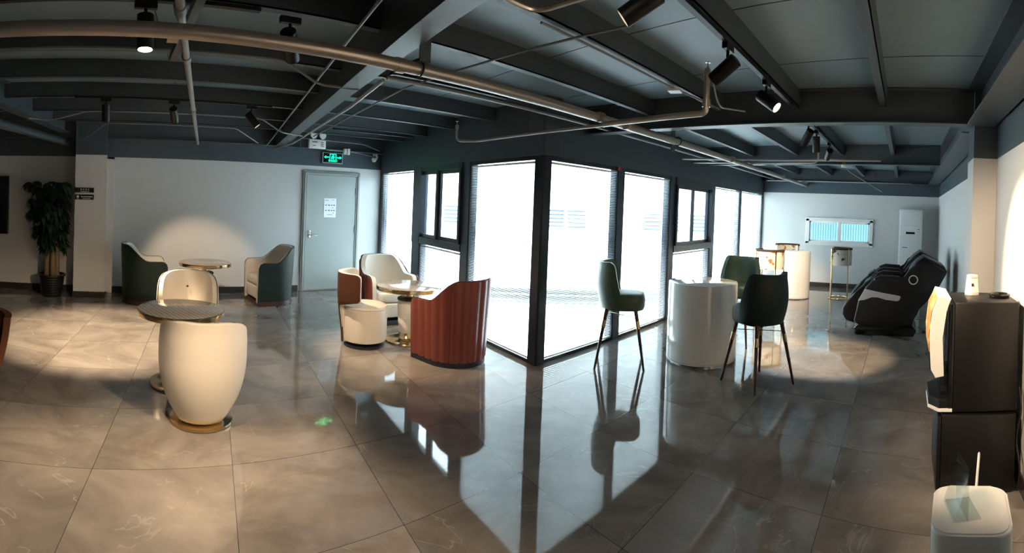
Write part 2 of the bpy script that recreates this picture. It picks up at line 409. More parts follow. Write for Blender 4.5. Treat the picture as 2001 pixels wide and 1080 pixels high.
panel(P_A, 6.15, 4.90, sash=(6.15, 5.0, 5.62, 1.07, 2.03), label='short white venetian blind under the sliding window behind the marble table')
panel(P_A, 4.73, 3.43, label='tall white venetian blind behind the terracotta armchair, left of the corner post')
panel(P_B, 3.90, 5.18, label='wide tall white venetian blind right of the corner post, behind the lone stool')
panel(P_B, 5.32, 6.60, label='tall white venetian blind directly behind the front white drum table')
panel(P_B, 6.76, 8.20, sash=(6.80, 8.18, 7.47, 1.08, 1.99), label='short white venetian blind under the sliding window above the drum table')
panel(P_B, 8.37, 9.78, label='white venetian blind just right of the right-hand sliding window', tilt=-26)
panel(P_B, 9.85, 11.40, label='white venetian blind next to the far white wall', tilt=-26)
# mullions: dark posts
def post(n, PF, s0, s1, d0=0.0, d1=.12):
    b = B(); p, q = PF(s0, (d0 + d1) / 2), PF(s1, (d0 + d1) / 2)
    bar(b, p, q, 0, 0, ZB - .02, t=d1 - d0); struct(b.obj('trim_%d' % n, 'mullion', smooth=0))
post(2, P_A, 7.92, 7.84); post(3, P_A, 6.41, 6.15); post(4, P_A, 4.90, 4.73)
post(5, P_B, 5.18, 5.32); post(6, P_B, 6.60, 6.76); post(7, P_B, 8.20, 8.37); post(8, P_B, 9.78, 9.85); post(9, P_B, 11.39, 11.43)
b = B().prism([(XA(YP) + .01, YP - .02), (XA(YP) + .12, YP - .02), (XA(YP) + .12, YP + .12), (XA(3.43), 3.44), (XA(YP) - .005, YP - .005)][::-1], 'z', 0, ZB - .02, .008)
struct(b.obj('trim_10', 'dark_frame', smooth=30))

tag(B().box((5.17, YP - .012, 2.085), (.06, .008, .045)).obj('red_tag', 'redtag', smooth=0), 'small red tag on the dark window head above the lone stool', 'tag')

# far wall sliding window
b = B()
for lo, hi in (((XE - .03, wy0 - .03, wz0 - .03), (XE + .03, wy1 + .03, wz0 + .05)), ((XE - .03, wy0 - .03, wz1 - .05), (XE + .03, wy1 + .03, wz1 + .03)),
               ((XE - .03, wy0 - .03, wz0), (XE + .03, wy0 + .05, wz1)), ((XE - .03, wy1 - .05, wz0), (XE + .03, wy1 + .03, wz1)), ((XE - .02, 1.46, wz0), (XE + .03, 1.53, wz1))): b.b2(lo, hi, .004)
wf = struct(b.obj('window_9', 'white_plastic', smooth=0))
for y0, y1, x in ((.80, 1.49, .0), (1.49, 2.2, .02)):
    g = B(); g.b2((XE + x - .01, y0, wz0 + .05), (XE + x + .02, y1, wz0 + .09)); g.b2((XE + x - .01, y0, wz1 - .09), (XE + x + .02, y1, wz1 - .05)); g.b2((XE + x - .01, y0, wz0 + .05), (XE + x + .02, y0 + .04, wz1 - .05)); g.b2((XE + x - .01, y1 - .04, wz0 + .05), (XE + x + .02, y1, wz1 - .05))
    so = g.obj('sash', 'white_plastic', wf, 0)
    B().b2((XE + x + .003, y0 + .04, wz0 + .09), (XE + x + .008, y1 - .04, wz1 - .09)).obj('glass_pane', 'glass', so, 0)

# ------------------------------------------------------------------ outside
struct(B().b2((XA(YP) - 1, YP + .6, -1.5), (60, 60, -1.3)).obj('ground', 'outground', smooth=0))
n = Vector((.745, .667, 0)); tdir = Vector((.667, -.745, 0)); rotF = Matrix.Rotation(math.atan2(tdir.y, tdir.x), 3, 'Z')
def FP(a, z, d=0): v = n * (17 + d) + tdir * a; return (v.x, v.y, z)
fac = thing('building', 'white neighbouring building with louvred windows seen through the blinds', 'building', FP(0, -3, 1.5))
def fobj(b, name, m_): o = b.obj(name, m_, None, 0); o.parent = fac; o.matrix_parent_inverse = Matrix.Translation(-Vector(FP(0, -3, 1.5))); return o
fobj(B().box(FP(0, 2.5, 1.5), (34, 3, 11), rot=rotF), 'wall', 'facade')
for a, w in ((-2.6, 1.1), (1.0, 1.4), (4.3, 1.3), (6.4, 2.2)):
    g = B()
    for k in (-.26, .26):
        for j in range(5): g.box(FP(a + k * w, 1.45 - .13 * j, -.05), (w * .44, .06, .05), rot=rotF)
    fobj(g, 'louvre_window', 'facade_win')
b = B().box(FP(0, -.75, -1.2), (30, 2.4, .12), rot=rotF); fobj(b, 'canopy', 'facade')
rl = thing('railing', 'grey pipe railing outside along the white building', 'railing', FP(0, -3, -2.4))
def robj(b, name, m_): o = b.obj(name, m_, None, 0); o.parent = rl; o.matrix_parent_inverse = Matrix.Translation(-Vector(FP(0, -3, -2.4))); return o
for z in (-.95, -1.15, -1.5): robj(B().tube([FP(-13, z, -2.6), FP(13, z, -2.6)], .03), 'rail', 'rail')
for a in range(-12, 13, 4): robj(B().tube([FP(a, -3, -2.6), FP(a, -.95, -2.6)], .035), 'post', 'rail')
# corrugated sheet beyond the far window
b = B()
for k in range(72): b.b2((XE + 1.262, -.6 + k * .064, -.5), (XE + 1.28, -.568 + k * .064, 2.4), .006, mi=0)
b.b2((XE + 1.28, -.8, -.5), (XE + 1.32, 4.1, 2.4))
tag(b.obj('corrugated_fence', 'blue_win', smooth=0), 'pale blue corrugated sheet outside the small far window', 'fence')

# ------------------------------------------------------------------ ceiling steel
def ibeam(name, p, q, z0, z1, fw=.15, tf=.012, tw=.012, m_='steel', woff=0.0):
    p, q = Vector((*p, 0)), Vector((*q, 0)); d = q - p; L = d.length; c = (p + q) / 2; a = math.atan2(d.y, d.x); b = B()
    b.box((c.x, c.y, z0 + tf / 2), (L, fw, tf), a, .002); b.box((c.x, c.y, z1 - tf / 2), (L, fw, tf), a, .002); nn = Vector((d.y, -d.x, 0)).normalized(); b.box((c.x + nn.x * woff, c.y + nn.y * woff, (z0 + z1) / 2), (L, tw, z1 - z0 - tf), a)
    return struct(b.obj(name, m_, smooth=0))
ibeam('ceiling_beam', (2.685, YW - .01), (.825, -.45), 2.40, 2.69, .14, woff=.06)
ibeam('ceiling_beam', (-.72, 7.45), (-2.1, -.45), 2.44, 2.69, .16)
ibeam('ceiling_beam', (4.50, YP - .02), (4.16, -.54), 2.395, 2.69, .15)
ibeam('ceiling_beam', (7.95, YP - .02), (7.35, -.48), 2.395, 2.69, .15)
ibeam('ceiling_beam', (XL, -.60), (4.13, -.60), 2.395, 2.69, .24)
ibeam('ceiling_beam', (4.5, -.60), (XE, -.60), 2.395, 2.69, .24)
ibeam('ceiling_beam', (-.07, 7.80), (XA(7.8), 7.80), 2.40, 2.69, .15)
ibeam('ceiling_beam', (XL, 7.80), (-.56, 7.80), 2.40, 2.69, .15)
ibeam('ceiling_beam', (XE - .1, YR), (XE - .1, YP), 2.395, 2.69, .15)
def purlin(y, x0, x1):
    b = B(); L = x1 - x0; c = (x0 + x1) / 2
    b.b2((x0, y - .004, 2.54), (x1, y + .004, ZD)); b.b2((x0, y - .004, 2.54), (x1, y + .058, 2.548)); b.b2((x0, y + .05, 2.54), (x1, y + .058, 2.562))
    struct(b.obj('ceiling_purlin', 'steel', smooth=0))
for y in (.19, .95, 1.68, 2.45): purlin(y, XL, XE)
for y in (3.38, 4.22, 5.12, 6.0, 6.85): (purlin(y, -.72 - (7.45 - y) * .175, XA(y)), purlin(y, XL, -.80 - (7.45 - y) * .175))
# bracket knee at right beam end
for p in ((4.17, -.46), (7.4, -.46)):
    b = B()
    for k in range(3):
        b.lathe([(.012, 0), (.012, .012)], (p[0] - .012, p[1] + .05 * k, 2.47 + .06 * k), 6)
    struct(b.obj('beam_bolts', 'steel', smooth=0))
# duct-like tube at the left
tube_o = B().tube([(-1.62, 4.2, 2.33), (-.70, 7.85, 2.33)], .055, 16).obj('ceiling_tube', 'steel'); tag(tube_o, 'thick grey painted tube running to the left column below the beam', 'pipe')

# ------------------------------------------------------------------ pipes
def smooth_path(pts, rad=.08, n=5):
    out = [Vector(pts[0])]
    for i in range(1, len(pts) - 1):
        a, b, c = Vector(pts[i - 1]), Vector(pts[i]), Vector(pts[i + 1])
        r = min(rad, (a - b).length * .45, (c - b).length * .45); p, q = b + (a - b).normalized() * r, b + (c - b).normalized() * r
        for k in range(n + 1):
            t = k / n; out.append(p * (1 - t) ** 2 + b * 2 * t * (1 - t) + q * t * t)
    out.append(Vector(pts[-1])); return out
def strap(b, x, y, z, r, ztop, w=.03):
    b.b2((x - w / 2, y - r - .006, z), (x + w / 2, y - r - .001, ztop)); b.b2((x - w / 2, y + r + .001, z), (x + w / 2, y + r + .006, ztop))
t = thing('sprinkler_main', 'long thick bare metal sprinkler pipe crossing the whole ceiling', 'pipe', (0, 2.25, 2.3))
def child(b, name, m_, root, **k):
    o = b.obj(name, m_, None, **k); o.parent = root; o.matrix_parent_inverse = Matrix.Translation(root.location).inverted() if root.rotation_euler.z == 0 else Matrix.Identity(4); return o
MY = 2.24
child(B().tube([(-5, MY - .05, 2.3), (.3, MY - .04, 2.3), (1.5, MY, 2.3), (3.6, MY + .03, 2.3), (11.42, MY + .05, 2.3)], .034, 18), 'pipe', 'galv', t)
for x in (.25, 1.40, 3.2, 3.58, 6.2, 9.0): child(B().tube([(x - .025, MY, 2.3), (x + .025, MY, 2.3)], .040, 18), 'coupling', 'galv', t)
MAIN = t
t2 = t
child(B().b2((1.49, MY - .055, 2.34), (1.56, MY - .047, 2.55), .001).b2((1.49, MY - .055, 2.33), (1.56, MY + .02, 2.345)), 'hanger_strap', 'steel', t2, smooth=0)
child(B().tube([(1.525 + .002, MY + .042 * math.cos(a), 2.3 + .042 * math.sin(a)) for a in [2 * PI * k / 20 for k in range(20)]], .005, 6, closed=True), 'clamp_ring', 'black', t2)
child(B().b2((4.52, MY + .047, 2.2), (4.60, MY + .055, 2.54), .001), 'hanger_strap', 'steel', t2, smooth=0)
child(B().tube([(4.56, MY + .042 * math.cos(a), 2.3 + .042 * math.sin(a)) for a in [2 * PI * k / 20 for k in range(20)]], .005, 6, closed=True), 'clamp_ring', 'black', t2)
# branch with upright sprinkler
child(B().tube(smooth_path([(3.24, MY, 2.25), (3.05, 1.30, 2.25), (3.05, 1.30, 2.52)], .04), .021, 14), 'branch_pipe', 'galv', t)
child(B().lathe([(.028, 0), (.028, .05)], (3.05, 1.30, 2.29), 14), 'coupling', 'galv', t); child(B().lathe([(.026, 0), (.018, .04), (.008, .05)], (3.05, 1.30, 2.50), 12), 'reducer', 'galv', t)
child(B().lathe([(.004, 0), (.004, .03), (.018, .032), (.018, .036)], (3.05, 1.30, 2.55), 12), 'sprinkler_head', 'brass', t)
child(B().tube(smooth_path([(3.26, MY, 2.25), (3.50, 4.02, 2.25), (3.36, 4.18, 2.25), (3.36, 4.18, 2.40)], .05), .014, 10), 'branch_pipe', 'galv2', t)
child(B().lathe([(.02, 0), (.02, .035), (.006, .037), (.006, .045)], (3.36, 4.18, 2.38), 12), 'coupling', 'galv2', t)
child(B().lathe([(.004, 0), (.004, .03), (.015, .032), (.015, .036)], (3.36, 4.18, 2.42), 12), 'sprinkler_head', 'galv2', t)
# skewed riser pipe at the left
t = thing('sprinkler_line', 'slim silver pipe running from overhead towards the left wall', 'pipe', (.27, 2.2, 2.38))
child(B().tube([(.0, .4, 2.375), (.27, 2.15, 2.375), (1.30, 7.72, 2.36)], .021, 14), 'pipe', 'galv2', t)
for p, q in (((.262, 2.10, 2.375), (.275, 2.18, 2.375)), ((.40, 2.86, 2.373), (.415, 2.94, 2.373)), ((.72, 4.60, 2.368), (.735, 4.66, 2.368))): child(B().tube([p, q], .028, 14), 'coupling', 'galv2', t)
b = B().b2((.33, 2.0, 2.40), (.37, 3.1, 2.44)); tag(b.obj('cable_trunking', 'steel', smooth=0), 'short dark trunking strip beside the slim silver pipe', 'trunking')
# further thin pipes and conduits
def run(name, label, pts, r, m_='conduit', cat='conduit', rad=.08): tag(B().tube(smooth_path(pts, rad), r, 8).obj(name, m_), label, cat)
run('conduit', 'bright thin pipe running under the soffit above the right window wall', [(1.75, 2.95, 2.42), (5.6, 3.0, 2.42), (11.3, 3.05, 2.42)], .013, 'galv2')
run('conduit', 'dark conduit rising along the left side of the main beam', [(.78, .6, 2.47), (2.35, 7.2, 2.47), (2.40, 7.7, 2.38)], .009)
run('conduit', 'metal conduit following the right side of the main beam down to the door wall', [(1.72, 2.95, 2.40), (1.95, 3.9, 2.38), (2.62, 7.1, 2.38), (2.55, 7.75, 2.36)], .014, 'galv2')
run('conduit', 'second thin conduit right of the main beam reaching towards the window soffit', [(2.1, 1.3, 2.50), (2.2, 3.4, 2.50), (2.75, 6.6, 2.45)], .008)
run('conduit', 'dark conduit with a bend beneath the purlin at the left', [(XL, 3.34, 2.525), (1.15, 3.30, 2.525), (1.45, 3.42, 2.42), (1.72, 3.3, 2.40)], .011)
run('conduit', 'curved conduit looping from the left beam above the left column', [(2.4, 6.1, 2.38), (2.05, 5.95, 2.38), (1.75, 5.85, 2.52), (-.3, 5.9, 2.52), (-.75, 5.95, 2.41), (-.98, 5.8, 2.42)], .009)
run('conduit', 'thin conduit sloping down to the top of the left column', [(2.2, 7.5, 2.40), (1.7, 6.9, 2.52), (-.1, 6.92, 2.52), (-.35, 7.2, 2.36), (-.5, 7.45, 2.34)], .008)
run('conduit', 'copper coloured bent pipe loop at the top edge beside the main beam', [(1.25, .9, 2.44), (1.38, 1.50, 2.44), (1.62, 1.50, 2.44), (1.60, .9, 2.44)], .012, 'galv', 'pipe')
run('conduit', 'thin conduit drooping below the right beam next to the sprinkler riser', [(3.08, 1.28, 2.50), (3.12, 1.24, 2.3), (3.55, 1.2, 2.36)], .006, 'galv2')
run('conduit', 'long dark cable clipped below the purlin over the drum table', [(1.9, 1.72, 2.525), (3.3, 1.72, 2.52), (4.2, 1.66, 2.53)], .008)
run('conduit', 'thin pipe crossing beyond the right beam near the far ceiling', [(6.7, 3.2, 2.37), (6.9, 1.9, 2.37), (6.7, .35, 2.37)], .016, 'galv2')
run('conduit', 'thin pipe with riser in front of the far beam', [(7.1, 3.2, 2.355), (7.15, 1.9, 2.355), (7.0, 1.25, 2.355), (7.0, 1.25, 2.55)], .014, 'galv2')
run('conduit', 'white cable hanging from the far right beam towards the far wall', [(8.3, 1.1, 2.50), (8.5, .98, 2.38), (9.6, .9, 2.36), (11.3, .55, 2.2)], .008, 'galv2')
run('conduit', 'thin conduit beneath the far wall beam', [(10.9, 3.1, 2.365), (10.8, -.1, 2.365)], .012, 'galv2')
run('conduit', 'thin conduit on the dark soffit above the grey door', [(2.95, 7.7, 2.55), (4.1, 7.6, 2.52), (4.35, 7.5, 2.42)], .008)
b = B().lathe([(.05, 0), (.05, .05), (.03, .07)], (7.6, .95, 2.36), 16); tag(b.obj('smoke_detector', 'ceramic'), 'round cream detector hanging beyond the right beam', 'detector')
tag(B().box((3.42, 1.72, 2.51), (.10, .10, .02), .2, .004).obj('junction_box', 'white_plastic', smooth=0), 'small pale junction cover under the purlin left of the sprinkler riser', 'junction box')

# ------------------------------------------------------------------ track lights
def track(y, x0, x1, z, label):
    t = thing('light_track', label, 'light track', ((x0 + x1) / 2, y, z)); h = (x1 - x0) / 2
    B().b2((-h, -.018, 0), (h, .018, .02), .002).obj('rail', 'black', t, 0); B().b2((-h - .03, -.02, -.003), (-h, .02, .02)).obj('end_cap', 'black', t, 0)
    return t
track(2.42, -2.0, .70, 2.50, 'black light track near the camera at the left, above the thick pipe')
track(5.05, -.36, 1.62, 2.515, 'black light track over the left seating group')
track(.975, .4, 4.1, 2.515, 'black light track on the purlin over the right-hand part of the room')
track(.975, 4.7, 7.3, 2.515, 'black light track beyond the right-hand beam')
track(3.18, 1.95, 3.1, 2.515, 'bare black light track in front of the window corner')
track(6.1, 2.85, 4.1, 2.50, 'bare black light track near the door corner')
def track_light(x, y, zt, aim, label, head=.17, watt=1.0, spread=46, on=True, drop=.115):
    t = thing('track_light', label, 'track light', (x, y, zt), 0, 'black cylinder track lights')
    B().b2((-.055, -.016, -.034), (.055, .016, 0), .003).obj('adapter', 'black', t, 0)
    B().lathe([(.009, -drop), (.009, -.03)], n=12).lathe([(.018, -drop - .012), (.018, -drop + .008)], n=12).obj('stem', 'black', t)
    d = (Vector(aim) - Vector((x, y, zt - drop))).normalized(); rot = d.to_track_quat('-Z', 'Y').to_matrix().to_4x4()
    rot.translation = Vector((0, 0, -drop - .01)); k = head
    b = B().lathe([(.036, -k * .62), (.040, -k * .62), (.041, -k * .6), (.041, k * .36), (.034, k * .38), (.0005, k * .38)], n=24, cap=False)
    b.lathe([(.036, -k * .62), (.035, -k * .50), (.001, -k * .50)], n=24, cap=False)
    bmesh.ops.transform(b.bm, matrix=rot, verts=b.bm.verts)
    ho = b.obj('lamp_head', 'black', t)
    b = B().lathe([(.0335, -k * .555), (.0335, -k * .505)], n=24); bmesh.ops.transform(b.bm, matrix=rot, verts=b.bm.verts)
    b.obj('lens', 'lens' if on else 'lens_off', ho)
    if on and watt > 0:
        ld = bpy.data.lights.new('spot', 'SPOT'); ld.energy = SPOT_W * watt; ld.color = WARM; ld.spot_size = R_(spread); ld.spot_blend = .55; ld.shadow_soft_size = .03
        lo = bpy.data.objects.new('spot', ld); COL.objects.link(lo); lo.parent = t
        mm = rot.copy(); mm.translation = rot @ Vector((0, 0, -k * .66)); lo.matrix_local = mm
    return t
track_light(.14, 2.42, 2.50, (.15, 2.2, 0), 'lit track light glowing behind the thick pipe at the left', watt=.9, spread=80)
track_light(.86, 2.42, 2.50, (2.4, 4.9, .2), 'track light partly hidden behind the thick pipe, left of the main beam', watt=.7)
track_light(-.08, 5.05, 2.515, (-.05, 5.5, 0), 'track light pointing straight down, above and right of the left column', watt=2.6, spread=66)
track_light(.60, 5.05, 2.515, (1.38, 7.6, .25), 'middle lamp of the three over the left seating group', watt=.8, spread=40)
track_light(1.40, 5.05, 2.515, (3.0, 4.6, .35), 'right lamp of the three over the left seating group, tilted', watt=1.2, spread=50)
track_light(1.66, .975, 2.515, (.62, 3.4, .5), 'large black track light at the top edge with pale round lens', watt=1.3, spread=50)
track_light(.95, .975, 2.515, (2.75, -.72, 1.15), 'added track light out of view overhead, turned towards the right wall', watt=1.1, spread=60)  # added lamp above the view, put on the track to brighten the right wall
track_light(2.56, .975, 2.515, (3.0, 3.9, .3), 'black track light tilted left, hanging before the sprinkler riser', watt=.5, spread=40)
track_light(3.33, .975, 2.515, (3.05, -.70, 1.2), 'glowing track light under the right beam, turned towards the right wall', watt=1.8, spread=46)
track_light(4.85, .975, 2.515, (6.4, 2.6, .0), 'tilted black track light, first of three beyond the right beam', watt=.6, spread=50)
track_light(5.30, .975, 2.515, (5.75, .95, 0), 'upright black track light, middle of three beyond the right beam', watt=1.3, spread=46)
track_light(6.20, .975, 2.515, (9.0, 2.1, .7), 'small track light, last of three beyond the right beam', watt=2.2, spread=34)

# ------------------------------------------------------------------ door
b = B(); fz = 2.045
b.b2((3.13, YW - .03, 0), (3.20, YW + .02, fz - .07), .004); b.b2((4.14, YW - .03, 0), (4.21, YW + .02, fz - .07), .004); b.b2((3.13, YW - .03, fz - .07), (4.21, YW + .02, fz), .004)
b.b2((3.155, YW - .045, 0), (3.18, YW - .02, fz - .03), .003); b.b2((4.165, YW - .045, 0), (4.185, YW - .02, fz - .03), .003); b.b2((3.155, YW - .045, fz - .05), (4.185, YW - .02, fz - .03), .003)
dr = struct(b.obj('door_1', 'doorframe', smooth=0))
B().b2((3.205, YW - .022, .015), (4.135, YW - .004, fz - .075), .003).obj('door_leaf', 'door', dr, 0)
b = B().b2((3.255, YW - .03, .91), (3.295, YW - .022, 1.03), .004); b.tube(smooth_path([(3.275, YW - .03, .95), (3.275, YW - .075, .95), (3.40, YW - .075, .945)], .02), .010, 10)
b.lathe([(.016, 0), (.016, .012)], (3.275, YW - .036, 1.0), 14); b.obj('door_handle', 'chrome', dr)
for z in (.30, 1.05, 1.72): B().tube([(4.135, YW - .028, z - .06), (4.135, YW - .028, z + .06)], .010, 8).obj('hinge', 'conduit', dr)
t = thing('notice', 'white printed paper notice taped on the grey door', 'notice', (3.645, YW - .025, 1.42))
B().b2((-.115, -.002, -.165), (.115, 0, .165)).obj('sheet', 'paper', t, 0)
b = B(); random.seed(4)
for z in (.045, -.045):
    for i, x in enumerate((-.075, -.02, .03, .075)): b.b2((x - .014, -.004, z - .009), (x + .014, -.002, z + .009 * (1 if i % 2 else .6)))
for x, z, w in ((-.06, .125, .03), (.06, .135, .02), (.05, .0, .02), (.06, -.09, .02), (0, -.12, .05)): b.b2((x - w, -.004, z - .003), (x + w, -.002, z + .003))
b.obj('printing', 'ink', t, 0)

# exit sign, emergency lights, box, camera on the dark band
def font_mesh(txt, size, m_, parent, loc, rot, ext=.001, name='lettering'):
    cu = bpy.data.curves.new(name, 'FONT'); cu.body = txt; cu.size = size; cu.extrude = ext; cu.align_x = 'CENTER'; cu.align_y = 'CENTER'; cu.materials.append(MT[m_])
    o = bpy.data.objects.new(name, cu); COL.objects.link(o); dg = bpy.context.evaluated_depsgraph_get(); me = bpy.data.meshes.new_from_object(o.evaluated_get(dg)); bpy.data.objects.remove(o); o = bpy.data.objects.new(name, me); COL.objects.link(o); o.parent = parent; o.location = loc; o.rotation_euler = rot; return o
t = thing('exit_sign', 'green lit emergency exit sign with running figure above the grey door', 'sign', (3.655, YW - .03, 2.275))
B().b2((-.19, -.02, -.09), (.19, .03, .09), .004).obj('housing', 'grey_plastic', t, 0)
B().b2((-.175, -.023, -.078), (.175, -.019, .078)).obj('face', 'led_dark', t, 0)
b = B()
b.b2((-.06, -.027, -.022), (-.052, -.023, .068)); b.b2((.052, -.027, -.022), (.06, -.027 + .004, .068)); b.b2((-.06, -.027, .06), (.06, -.023, .068))
b.lathe([(.012, -.002), (.012, .002)], (0, 0, 0), 12); 
for v in b.bm.verts[-24:]: pass
b.prism([(-.03, .02), (-.01, .035), (.02, .03), (.035, .012), (.028, .006), (.012, .02), (.006, .008), (.02, -.008), (.012, -.024), (.002, -.022), (.006, -.008), (-.012, .0), (-.02, -.018), (-.034, -.018), (-.03, -.008), (-.024, .004), (-.014, .014), (-.026, .012)], 'y', -.027, -.023)
b.b2((-.008, -.027, .038), (.012, -.023, .056))
for s in (-1, 1):
    b.prism([(s * .165, .01), (s * .13, .034), (s * .13, .018), (s * .075, .018), (s * .075, .002), (s * .13, .002), (s * .13, -.014)], 'y', -.027, -.023)
b.obj('exit_symbol', 'led_green', t, 0)
font_mesh('安全出口', .042, 'led_green', t, (0, -.024, -.05), (PI / 2, 0, 0))
t = thing('emergency_light', 'white twin-head emergency light on the dark band above the door', 'emergency light', (3.27, 7.69, 2.47))
B().b2((-.15, -.03, -.075), (.15, .03, .075), .008).obj('housing', 'white_plastic', t, 30)
for x in (-.075, .085):
    b = B().lathe([(.055, -.02), (.06, 0), (.04, .04), (.02, .05)], n=20)
    bmesh.ops.transform(b.bm, matrix=Matrix.Translation((x, -.03, .14)) @ Matrix.Rotation(-PI / 2, 4, 'X'), verts=b.bm.verts); ho = b.obj('lamp_head', 'white_plastic', t)
    B().b2((x - .01, -.02, .06), (x + .01, 0, .1)).obj('lamp_neck', 'white_plastic', t, 0)
b = B()
for x, z in ((-.03, .03), (-.07, .03), (.08, .03), (.08, .0), (.08, -.03), (-.06, -.03)): b.b2((x - .025, -.033, z - .006), (x + .025, -.03, z + .006))
b.obj('markings', 'ink', t, 0)
t = thing('junction_box', 'small white twin box beside the lit exit sign', 'junction box', (3.82, 7.70, 2.385))
B().b2((-.05, -.03, -.05), (.0, .03, .045), .006).obj('box', 'ceramic', t, 30); B().b2((.004, -.04, -.055), (.055, .03, .05), .006).obj('cover', 'white_plastic', t, 30)
t = thing('security_camera', 'white dome security camera in the corner next to the window', 'camera', (4.47, YW - .06, 2.33))
B().tube(smooth_path([(.0, .05, .05), (.03, 0, .07), (.04, -.02, .0), (.0, -.02, -.03)], .03), .02, 10).obj('bracket', 'white_plastic', t)
B().lathe([(.001, -.06), (.03, -.05), (.045, -.02), (.045, .01), (.02, .02)], (-.02, -.02, -.02), 18).obj('dome', 'white_plastic', t)
run('cable', 'thin white cable from the emergency light to the small twin box', [(3.455, 7.70, 2.385), (3.74, 7.70, 2.385)], .005, 'grey_plastic', 'cable')
run('cable', 'thin white cable from the twin box to the security camera', [(3.90, 7.70, 2.385), (4.1, 7.72, 2.37), (4.43, 7.84, 2.34)], .005, 'grey_plastic', 'cable')
run('cable', 'vertical conduit left of the emergency light', [(2.98, 7.70, 2.36), (2.98, 7.70, 2.58), (2.95, 7.70, 2.64)], .009, 'conduit', 'conduit')

# ------------------------------------------------------------------ wall television, column plaques, shelf frame
t = thing('television', 'black wall-mounted screen at the left edge of the left wall', 'television', (-2.25, YW - .05, 1.34))
B().b2((-.62, -.03, -.46), (.62, .04, .46), .01).obj('casing', 'black', t, 30); B().b2((-.605, -.034, -.445), (.605, -.029, .445)).obj('screen', 'screen', t, 0)
for z, lab in ((1.60, 'upper black plaque with four small characters on the white column'), (1.497, 'lower black plaque with a round emblem and small lettering on the white column')):
    t = thing('plaque', lab, 'sign', (-.408, 7.497, z))
    B().b2((-.14, -.008, -.037), (.14, 0, .037), .001).obj('plate', 'black_sign', t, 0)
    b = B()
    if z > 1.55:
        for i in range(4):
            x = -.05 + i * .036
            b.b2((x - .011, -.010, .002), (x + .011, -.008, .007)); b.b2((x - .011, -.010, .015), (x + .011, -.008, .019)); b.b2((x - .003, -.010, -.006), (x + .003, -.008, .022))
        b.b2((-.06, -.010, -.024), (.07, -.008, -.019))
    else:
        b.lathe([(.018, 0), (.018, .002)], n=16); bmesh.ops.transform(b.bm, matrix=Matrix.Translation((-.098, -.008, .006)) @ Matrix.Rotation(PI / 2, 4, 'X'), verts=b.bm.verts)
        for i in range(9): b.b2((-.052 + i * .020, -.010, -.002), (-.040 + i * .020, -.008, .014))
        b.b2((-.115, -.010, -.026), (-.08, -.008, -.022)); b.b2((-.03, -.010, -.024), (.09, -.008, -.019))
    b.obj('lettering', 'white_ink', t, 0)
t = thing('shelf_unit', 'narrow white open shelf frame fixed beside the white column', 'shelf', (-.02, 7.75, 0))
b = B().b2((-.06, -.20, .09), (.05, -.165, 2.10), .002); b.b2((-.06, .145, .0), (.05, .18, 2.10), .002); b.b2((-.06, -.2, 2.07), (.05, .18, 2.10), .002); b.obj('frame', 'white_wall', t, 0)
for z in (.60, .64, 1.16, 1.64): 
    if z != .60: B().b2((-.06, -.165, z - .015), (.045, .145, z + .015), .002).obj('shelf', 'white_wall', t, 0)

# ------------------------------------------------------------------ potted plant
t = thing('potted_plant', 'tall money tree with thick tan trunks in a ribbed black pot', 'plant', (-.88, 7.55, 0))
prof = [(.15, 0)]
for k in range(7):
    z = .03 + k * .038; r = .155 + .005 * k; prof += [(r, z), (r + .008, z + .008), (r + .008, z + .022), (r, z + .03)]
prof += [(.20, .30), (.215, .31), (.215, .335), (.19, .335), (.18, .30)]
B().lathe(prof, n=36, cap=True).obj('pot', 'pot', t)
B().lathe([(.18, .30), (.02, .315)], n=24).obj('soil', 'soil', t)
random.seed(11)
for k, (x, y) in enumerate(((-.075, .0), (.02, -.05), (.075, .02), (.0, .06))):
    pts = [(x, y, .29), (x * 1.0, y, .55), (x * .8, y * .8, .85), (x * .9, y, 1.15)]
    B().tube(smooth_path(pts, .1), .042, 12, r2=.026).obj('trunk', 'bark', t)
b = B()
def leaflet(b, base, d, L, w, droop):
    d = d.normalized(); side = d.cross(Vector((0, 0, 1))); side = side.normalized() if side.length > .01 else Vector((1, 0, 0)); rows = []
    for i in range(6):
        s = i / 5; c = base + d * L * s + Vector((0, 0, -droop * L * s * s)); ww = w * math.sin(PI * min(1, s * .92 + .06)) * .5
        rows.append((b.bm.verts.new(c - side * ww + Vector((0, 0, .12 * ww))), b.bm.verts.new(c + Vector((0, 0, -.15 * ww))), b.bm.verts.new(c + side * ww + Vector((0, 0, .12 * ww)))))
    for p, q in zip(rows, rows[1:]):
        b.bm.faces.new((p[0], p[1], q[1], q[0])); b.bm.faces.new((p[1], p[2], q[2], q[1]))
for i in range(170):
    u = random.random(); z = .72 + 1.0 * u ** .8; wid = .17 if z < .95 else (.20 if z < 1.25 else .29)
    a = random.random() * 2 * PI; rr = wid * (.35 + .75 * random.random()); c = Vector((rr * math.cos(a) * 1.05 - .02 + (z - 1.1) * -.02, rr * math.sin(a) * .75 - .03, z))
    c.y = min(c.y, .20); c.x = min(c.x, .17)
    for k in range(6):
        aa = a + (k - 2.5) * .62 + random.uniform(-.2, .2); d = Vector((math.cos(aa), math.sin(aa), random.uniform(-.7, .15)))
        leaflet(b, c, d, random.uniform(.10, .15), random.uniform(.06, .08), random.uniform(.3, 1.0))
b.obj('foliage', 'leaf', t, 60, fix=False)
b = B()
for k in range(16):
    a = random.random() * 6.28; z = random.uniform(.75, 1.2); b.tube([(0, 0, z - .15), (.12 * math.cos(a), .10 * math.sin(a), z + .1), (.22 * math.cos(a), .16 * math.sin(a), z + .3)], .005, 5)
b.obj('stem', 'leaf', t)

